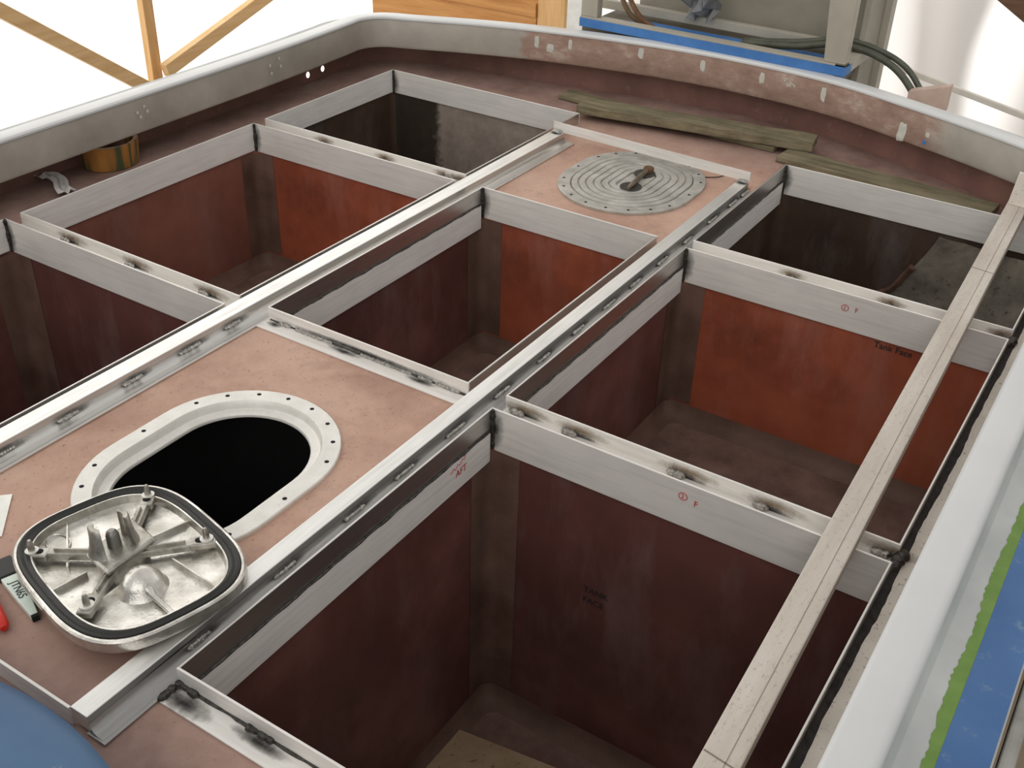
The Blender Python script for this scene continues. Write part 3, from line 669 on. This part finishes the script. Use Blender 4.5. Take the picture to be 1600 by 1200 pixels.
# ------------------------------------------------------------------ loose things on deck
pk = thing('plank', 'long speckled grey plank laid lengthwise across the right-hand frames', 'plank', (.4, -1.52, 0))
p0 = Vector((-1.05, -1.5535, .015)); p1 = Vector((1.832, -1.4635, .015))
make('board', MB().obox(p0, p1, .062, .0295), PLANKM, pk, bevel=.0025)
dl = (p1-p0).normalized(); sl = Vector((dl.y, -dl.x, 0))
make('pencil_line', MB().obox(p0 + sl*.008 + Vector((0,0,.0151)), p1 + sl*.008 + Vector((0,0,.0151)), .0012, .0006), flat('faint pencil line', lin((150,136,120)), .8), pk)
for f in (.13, .80):
    q = p0.lerp(p1, f) + Vector((0,0,.0151)); make('cross_mark', MB().obox(q - sl*.029 + dl*.006, q + sl*.029 - dl*.004, .003, .0006), flat('brown cross line', lin((140,126,110)), .8), pk)
o = make('wood_block', MB().add([(1.782,-1.492,.0301),(1.790,-1.436,.0301),(1.804,-1.436,.0301),(1.796,-1.492,.0301),(1.782,-1.500,.135),(1.790,-1.444,.135),(1.804,-1.444,.135),(1.796,-1.500,.135)], [[3,2,1,0],[4,5,6,7],[0,1,5,4],[1,2,6,5],[2,3,7,6],[3,0,4,7]]), BEIGE, bevel=.002, org=(1.793,-1.464,.0301)); tag(o, 'small pale block standing upright at the far end of the plank', 'block')
def timber(label, a, b, w, h, mat=OLD, taper=1.0):
    a = Vector(a); b = Vector(b); n = 10; rings = []; dd = (b-a).normalized(); s_ = dd.cross(Vector((0,0,1))).normalized()
    for i in range(n+1):
        p = a.lerp(b, i/n); ww = w*(1 + (taper-1)*i/n)*(1+random.uniform(-.04, .04)); hh = h*(1+random.uniform(-.05, .05))
        rings.append([p + s_*ww/2, p - s_*ww/2, p - s_*ww/2 + Vector((0,0,hh)), p + s_*ww/2 + Vector((0,0,hh))])
    o = make('old_timber', MB().loft(rings, True, True, True), mat, bevel=.004, org=(a+b)/2); return tag(o, label, 'timber', None)
timber('flat old timber lying lowest, tip showing left of the stack by the far bulwark', (2.02, .31, ZD+.001), (1.975, -.615, ZD+.001), .085, .020, taper=.9)
timber('worn timber lying on top of the other two by the far bulwark', (1.865, .145, -.0175), (2.015, -.735, -.0160), .105, .034)
timber('old green timber running to the right under the stack by the far bulwark', (1.915, -.655, ZD+.001), (1.850, -1.40, ZD+.001), .105, .022)
yr = MB(); rings = []
for i in range(19):
    a = math.radians(150 + 225*i/18); ca, sa = math.cos(a), math.sin(a)
    rings.append([Vector((.482+ca*r_*.80, 1.172+sa*r_*.72, z)) for r_, z in ((.120, ZD+.001), (.128, .043), (.108, .043), (.102, ZD+.001))])
o = make('plastic_collar', yr.loft(rings, True, True, True), YEL, bevel=.003, org=(.50,1.15,ZD), smooth=False); tag(o, 'yellow and green mottled curved collar standing on the left side deck', 'collar')
m = MB(); rows = []
for i in range(11):
    row = []
    for j in range(6):
        f = i/10; x = .245 + .028*math.sin(f*5) + (j-2.5)*.011; y = 1.25 - .20*f; row.append(Vector((x, y, ZD+.006+abs(.016*math.sin(i*1.7+j*1.3)) + .008*math.sin(j*2.2))))
    rows.append(row)
o = make('tissue', m.loft(rows, close=False), TISSUE, org=(.25,1.15,ZD), smooth=True); tag(o, 'crumpled white tissue on the left side deck', 'tissue')
o = make('card', MB().add([(-.823,-.075,-.0385),(-.915,-.168,-.0385),(-1.02,-.05,-.0385),(-.90,.0,-.0385),(-.823,-.075,-.037),(-.915,-.168,-.037),(-1.02,-.05,-.037),(-.90,.0,-.037)], [[3,2,1,0],[4,5,6,7],[0,1,5,4],[1,2,6,5],[2,3,7,6],[3,0,4,7]]), PAPER, org=(-.9,-.07,-.0385)); tag(o, 'corner of a white card on the deck at the left edge', 'card')
o = make('wire_scrap', MB().tube(catmull([(1.575,-.51,-.0385),(1.60,-.545,-.037),(1.63,-.555,-.0375),(1.66,-.54,-.0385)], 5), .0016, 5), BLACK, smooth=True, org=(1.61,-.54,ZD)); tag(o, 'small dark wire scrap on the deck beyond the upright flat bar', 'wire')
# marker pen, beside the loose cover
mk = thing('marker_pen', 'pale flat marker with black cap lying beside the loose cover', 'marker', (-1.0, -.33, ZD))
q0 = Vector((-.980, -.285, -.033)); q1 = Vector((-1.018, -.402, -.033)); dm = (q1-q0).normalized(); sm = dm.cross(Vector((0,0,1)))
rings = []
for f, w in ((0, .034), (.5, .026), (1, .013)):
    p = q0.lerp(q1, f); rings.append([p - sm*w/2 - Vector((0,0,.006)), p + sm*w/2 - Vector((0,0,.006)), p + sm*w/2 + Vector((0,0,.006)), p - sm*w/2 + Vector((0,0,.006))])
make('barrel', MB().loft(rings, True, True, True), PENW, mk, bevel=.0015)
make('cap', MB().obox(q0 - dm*.055, q0 - dm*.001, .038, .016), RUBBER, mk, bevel=.003, label='dark grey end cap')
make('tip', MB().obox(q1, q1 + dm*.008, .012, .011), BLACK, mk, label='black tip')
uxm = dm; uym = Vector((0,0,1)).cross(uxm); text('hand_lettering', 'JTN6S', .021, q0 + uxm*.020 - uym*.0075 + Vector((0,0,.0064)), uxm, uym, INK, mk, .95)
o = make('red_tool', MB().tube([(-1.03, -.285, -.0275), (-1.060, -.365, -.0275), (-1.066, -.383, -.0275), (-1.069, -.390, -.0275)], [.012, .012, .0105, .006], 12), REDM, smooth=True, org=(-1.05,-.33,ZD))
tag(o, 'rounded red tool handle on the deck at the left edge below the marker', 'tool')
# upright metal strip at the near end of the deck panel
o = make('edge_strip', MB().box(-1.134, -1.1285, -.645, .041, ZD, .0), ALU_Y, bevel=.001, org=(-1.131,-.3,ZD)); tag(o, 'thin upright metal strip closing the near end between the beams', 'strip')
# blue drum close to the camera
dr = thing('plastic_drum', 'scratched blue plastic drum in the bottom left corner', 'drum', (-1.427, -.67, ZD))
rings = []; dc = (-1.424, -.69)
for r_, z in ((.235, ZD), (.255, ZD+.02), (.27, .02), (.272, .06), (.265, .085), (.24, .102), (.20, .108), (.10, .112), (.02, .113)):
    rings.append([Vector((dc[0]+math.cos(k*math.pi/24)*r_*.89, dc[1]+math.sin(k*math.pi/24)*r_*1.48, z)) for k in range(48)])
make('shell', MB().loft(rings, True, True, True), DRUM, dr, smooth=True)

# ------------------------------------------------------------------ filler marks on the far and left bulwark
def wallmark(y, z, w, h, mat, parent, name, label=None, depth=.0012):
    i = min((i for i in range(iL, iR)), key=lambda i: abs(PATH[i].y - y)); p = offset(PATH, .004)[i]; t_ = (PATH[i+1]-PATH[i-1]).normalized(); n_ = Vector((t_.y, -t_.x, 0))
    f = (y - p.y)/t_.y if abs(t_.y) > .1 else 0; p = p + t_*f; m = MB()
    ring0 = []; ring1 = []
    for k in range(14):
        a = 2*math.pi*k/14; q = (1+random.uniform(-.12, .12))/max(abs(math.cos(a)), abs(math.sin(a)))**.8*.85; ring0.append(Vector((p.x, p.y, z)) + t_*(math.cos(a)*w*q) + Vector((0,0,math.sin(a)*h*q)) - n_*.0005); ring1.append(Vector((p.x, p.y, z)) + (t_*(math.cos(a)*w*q) + Vector((0,0,math.sin(a)*h*q)))*.75 + n_*depth)
    return make(name, m.loft([ring0, ring1], True, False, True), mat, parent, label=label)
for y, z, w, h in ((.035, .160, .014, .026), (-.215, .150, .014, .026), (-.455, .150, .013, .026), (-.70, .145, .014, .034), (.455, .150, .012, .03), (.40, .13, .02, .02), (.32, .155, .010, .025)):
    wallmark(y, z, w, h, FILLER, WALL_FAR, 'filler_patch', 'pale filler dab on the bare laminate')
for k in range(10): wallmark(-.565+random.uniform(-.03, .03), .155+random.uniform(-.015, .015), .004, .005, FILLER, WALL_FAR, 'filler_speck')
wallmark(-1.02, .105, .020, .040, FILLER, WALL_FAR, 'filler_patch', 'rough pale filler lump on the bare laminate')
wallmark(-1.113, .125, .010, .010, FILLER, WALL_FAR, 'plug'); wallmark(-1.108, .097, .009, .010, BLUE, WALL_FAR, 'plug', 'small blue plug')
for x, z in ((.525, .145), (.555, .158), (.535, .128), (.565, .14), (1.15, .15), (1.20, .165), (1.155, .12), (1.205, .135)):
    m = MB().ball((x, 1.0505 if x < 1 else 1.0575, z), .0062, (1, .12, 1.1), 8, 5); make('filler_dot', m, FILLER, WALL_LEFT, smooth=True)

# ------------------------------------------------------------------ tape on the right capping
def strip(name, label, cat, mat, ya, yb, z, jag, x0=-1.3, x1=.62, thick=.0012):
    m = MB(); n = 260; top = []; rings = []
    for i in range(n+1):
        x = x0 + (x1-x0)*i/n; j = jag*(random.random()-.5)*1.3 + jag*.9*math.sin(i*.13+1.2*math.sin(i*.05)); off = .0045*(x+.5)
        rings.append([Vector((x, ya+j+off, z-.0006)), Vector((x, ya+j+off, z+thick)), Vector((x, yb+off, z+thick)), Vector((x, yb+off, z-.0006))])
    o = make(name, m.loft(rings, True, True, True), mat, org=((x0+x1)/2, (ya+yb)/2, z)); return tag(o, label, cat)
strip('masking_tape', 'green masking tape with torn edge along the right ledge', 'tape', GREEN, -1.794, -1.814, .1545, .003)
strip('masking_tape', 'wide scuffed blue band along the right edge beside the green tape', 'tape', BLUE_D, -1.813, -1.876, .1550, 0)
o = make('rubbing_strake', MB().box(-1.4, 1.0, -1.906, -1.885, .09, .150), speckle('worn grey strake', lin((120,118,112)), lin((160,158,152)), 10, .6), bevel=.006, org=(-.3,-1.89,.12)); tag(o, 'worn grey rubbing strake at the lower right edge', 'strake')
g2 = thing('tape_scrap', 'loose green tape scrap with a grey patch at the right edge', 'tape', (.15, -1.795, .156))
make('tape', MB().add([(.06,-1.800,.1565),(.11,-1.788,.1575),(.42,-1.776,.1565),(.42,-1.83,.1565),(.12,-1.83,.1575)], [[0,1,2,3,4]]), GREEN, g2, fix=False)
make('patch', MB().box(.13, .45, -1.826, -1.797, .157, .160), flat('grey patch', lin((120,116,104)), .7), g2)

# ------------------------------------------------------------------ cabinet frame standing on the far capping
cb = thing('cabinet_frame', 'open grey beige cabinet frame with taped sill on the far capping', 'cabinet', (2.35, -.19, .2))
make('sill', MB().box(2.180, 2.225, -.745, .345, .203, .243), CABPOST, cb, bevel=.002)
make('sill', MB().box(2.44, 2.47, -.72, .40, .215, .250), CABPOST, cb, bevel=.002)
make('side_sill', MB().box(2.18, 2.47, -.745, -.705, .203, .243), CABPOST, cb, bevel=.002)
make('blue_tape', MB().box(2.1785, 2.1800, -.747, .346, .2025, .236), BLUE, cb, label='blue masking tape along the sill')
make('blue_tape', MB().box(2.345, 2.425, -.66, .22, .1955, .1985), BLUE, cb, label='blue masking tape behind the sill')
make('blue_tape', MB().box(2.181, 2.25, -.7465, -.7452, .2025, .236), BLUE, cb, label='blue masking tape round the sill end')
make('post', MB().box(2.182, 2.225, .270, .343, .243, 1.0), CABPOST, cb, bevel=.003)
make('post', MB().add([(2.182,-.742,.243),(2.182,-.662,.243),(2.225,-.662,.243),(2.225,-.742,.243),(2.182,-.742,1.0),(2.182,-.602,1.0),(2.225,-.602,1.0),(2.225,-.742,1.0)], [[3,2,1,0],[4,5,6,7],[0,1,5,4],[1,2,6,5],[2,3,7,6],[3,0,4,7]]), CABPOST, cb, bevel=.003)
make('back_panel', MB().box(2.62, 2.64, -.72, .30, .05, 1.1), CABINET, cb)
make('side_panel', MB().box(2.40, 2.63, -.735, -.715, .06, 1.1), CABINET, cb)
make('corner_post', MB().box(2.60, 2.66, -.76, -.715, -.2, 1.1), CABPOST, cb)
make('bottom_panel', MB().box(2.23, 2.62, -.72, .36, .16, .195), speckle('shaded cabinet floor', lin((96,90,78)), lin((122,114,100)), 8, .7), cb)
def sag(pts, per=8): return catmull(pts, per)
hs_ = thing('hose', 'rusty brown hose leaning inside the cabinet frame', 'hose', (2.26, .1, .25))
make('hose_run', MB().tube(sag([(2.36, .30, .52), (2.29, .20, .345), (2.25, .115, .262), (2.252, .03, .222), (2.27, -.02, .218)]), .010, 9), RUST, hs_, smooth=True)
hs_ = thing('hose', 'second brown hose behind the rusty one in the cabinet frame', 'hose', (2.3, .2, .25))
make('hose_run', MB().tube(sag([(2.40, .36, .50), (2.32, .25, .335), (2.28, .18, .262), (2.29, .12, .222), (2.30, .10, .218)]), .010, 9), speckle('dull brown hose', lin((90,70,44)), lin((120,96,66)), 20), hs_, smooth=True)
hs_ = thing('hose', 'thick dark green hose curving out of the cabinet over the right capping', 'hose', (2.36, -.8, .15))
make('hose_run', MB().tube(sag([(2.30, -.30, .222), (2.33, -.50, .236), (2.36, -.64, .262), (2.38, -.76, .250), (2.39, -.87, .205), (2.37, -.96, .130), (2.34, -1.02, .04)]), .013, 10), HOSE, hs_, smooth=True)
make('hose_run', MB().tube(sag([(2.32, -.30, .225), (2.36, -.50, .246), (2.39, -.65, .275), (2.41, -.78, .258), (2.42, -.90, .208), (2.39, -.99, .125), (2.36, -1.05, .04)]), .011, 10), HOSE, hs_, smooth=True)
m = MB(); rows = []
for i in range(9):
    row = []
    for j in range(9):
        f = i/8; g = j/8; row.append(Vector((2.42+.05*math.sin(i*1.9+j)+.03*math.cos(j*2.3), (.10 - .26*g)*(1-.55*f) - .05*f, .52 - .27*f + .015*math.sin(j*3+i))))
    rows.append(row)
o = make('plastic_sheet', m.loft(rows, close=False), GREYSHEET, org=(2.42,-.04,.3), smooth=True); tag(o, 'crumpled grey plastic sheet hanging inside the cabinet frame', 'plastic sheet')
o = make('beige_block', MB().add([(2.335,-.945,.10),(2.335,-1.085,.10),(2.38,-1.085,.10),(2.38,-.945,.10),(2.335,-.945,.152),(2.335,-1.085,.196),(2.38,-1.085,.196),(2.38,-.945,.152)], [[3,2,1,0],[4,5,6,7],[0,1,5,4],[1,2,6,5],[2,3,7,6],[3,0,4,7]]), speckle('pinkish offcut', lin((186,160,146)), lin((206,184,170)), 16), bevel=.002, org=(2.36,-1.0,.1)); tag(o, 'small pinkish wedge beside the green hose on the far capping', 'wedge')

# ------------------------------------------------------------------ the tent: timbers, boxes, sheeting, ground
struct('ground', MB().box(-6, 8, -7, 6, -1.35, -1.25), GROUND, 'yard ground outside the boat')
def beamw(label, a, b, w, h, mat, upv=(0,1,0)):
    o = make('tent_timber', MB().obox(a, b, w, h, upv), mat, bevel=.003, org=a); return tag(o, label, 'timber')
beamw('pale upright softwood post of the tent frame at upper left', (1.945, 2.66, -1.25), (1.955, 2.66, 1.0), .062, .045, TAN)
beamw('pale diagonal brace left of the upright tent post', (.60, 2.60, .49), (1.90, 2.60, -.453), .062, .045, TAN_X)
beamw('pale diagonal brace right of the upright tent post', (1.965, 2.60, -.354), (3.4, 2.60, .075), .068, .045, TAN_X)
beamw('dark brown timber crossing the upper right corner', (3.0, -.90, .52), (3.0, -1.75, .03), .10, .05, BROWNWOOD, (1,0,0))
beamw('thin pale batten crossing the sheeting at right', (3.0, -.40, .105), (3.0, -1.75, -.145), .024, .02, speckle('weathered pale batten', lin((206,200,190)), lin((222,216,206)), 8), (1,0,0))
wb = thing('plywood_bench', 'orange plywood bench beyond the far capping', 'bench', (3.1, 1.5, -1.25))
make('bench_top', MB().box(2.95, 3.5, 1.02, 2.05, -.03, .035), TAN_Y, wb); make('apron', MB().box(2.96, 2.985, 1.02, 2.05, -.40, -.03), TAN_Y, wb)
for q in ((3.0, 1.1), (3.0, 2.0), (3.42, 1.1), (3.42, 2.0)): make('leg', MB().box(q[0]-.03, q[0]+.03, q[1]-.03, q[1]+.03, -1.25, -.03), TAN, wb)
o = make('tent_timber', MB().box(2.96, 3.02, .860, 1.015, -1.25, 1.0), TAN, bevel=.004, org=(3,.96,-1.25)); tag(o, 'broad pale timber post beyond the far capping, left of the cabinet', 'timber')
o = make('brown_box', MB().box(3.0, 3.25, 1.10, 1.42, .036, .22), speckle('brown board', lin((118,84,50)), lin((148,108,68)), 8), bevel=.004, org=(3.1,1.25,.036)); tag(o, 'brown box standing on the plywood bench', 'box')
o = make('white_post', MB().box(2.70, 2.76, .585, .70, -1.25, .9), flat('white painted post', lin((236,236,232)), .5), org=(2.73,.64,-1.25)); tag(o, 'white post between the timber post and the cabinet frame', 'post')
o = make('cord', MB().tube(sag([(2.94, 1.42, .055), (2.93, 1.30, .045), (2.93, 1.15, .048), (2.94, 1.07, .085), (2.945, 1.06, .2)]), .004, 6), flat('pale cord', lin((206,180,150)), .7), smooth=True, org=(2.93,1.2,.05)); tag(o, 'thin pale cord hanging over the plywood bench', 'cord')
o = make('cord', MB().tube(sag([(.90, 2.75, .12), (1.02, 2.75, -.16), (1.06, 2.75, -.30), (1.07, 2.75, -.45)]), .003, 6), flat('thin green cord', lin((150,146,110)), .7), smooth=True, org=(1,2.75,-.2)); tag(o, 'thin greenish cord hanging against the sheeting at the left edge', 'cord')
def sheet(label, a, b, z0, z1, amp, seed, n=70, rows_=14, mat=None):
    rnd = random.Random(seed); a = Vector(a); b = Vector(b); d_ = (b-a).normalized(); nn = Vector((-d_.y, d_.x, 0)); m = MB(); R_ = []
    ph = [rnd.uniform(0, 6.28) for _ in range(8)]; fq = [rnd.uniform(2, 16) for _ in range(8)]; sk = [rnd.uniform(-2.5, 2.5) for _ in range(8)]
    for j in range(rows_+1):
        row = []
        for i in range(n+1):
            f = i/n; g = j/rows_; dsp = sum(math.sin(ph[k] + fq[k]*(f*6 + sk[k]*g*.35))*amp/(1+fq[k]*.12) for k in range(8)) + (amp*.35*math.sin(f*60 + 3*math.sin(g*9 + f*11)) if mat else 0)
            p = a.lerp(b, f) + nn*dsp; p.z = z0 + (z1-z0)*g; row.append(p)
        R_.append(row)
    o = make('plastic_sheeting', m.loft(R_, close=False), mat or SHEET, smooth=False, org=(a+b)/2)
    for p in o.data.polygons: p.use_smooth = True
    return tag(o, label, 'sheeting')
sheet('white plastic tent sheeting with folds, behind the cabinet and right capping', (5.10, 3.7, 0), (3.6, -3.6, 0), -1.25, 3.4, .05, 3, 220, 60, SHEET2)
sheet('white plastic tent sheeting beyond the left side of the boat', (-3.5, 3.1, 0), (4.68, 3.1, 0), -1.25, 3.4, .02, 5, 90, 24)

# things of one kind carry one group name
GROUPS = {'hatch_frame': 'aluminium coaming frames round the wells', 'storage_well': 'laminated wells under the frames', 'deck_beam': 'long aluminium deck beams',
          'manhole_ring': 'oval manhole rings', 'manhole_cover': 'oval manhole covers', 'old_timber': 'old timbers by the far bulwark', 'tent_timber': 'timbers of the tent frame',
          'plastic_sheeting': 'white tent sheeting', 'hose': 'hoses at the cabinet frame'}
for o in S.objects:
    k = o.name.split('.')[0]
    if o.parent is None and k in GROUPS: o['group'] = GROUPS[k]
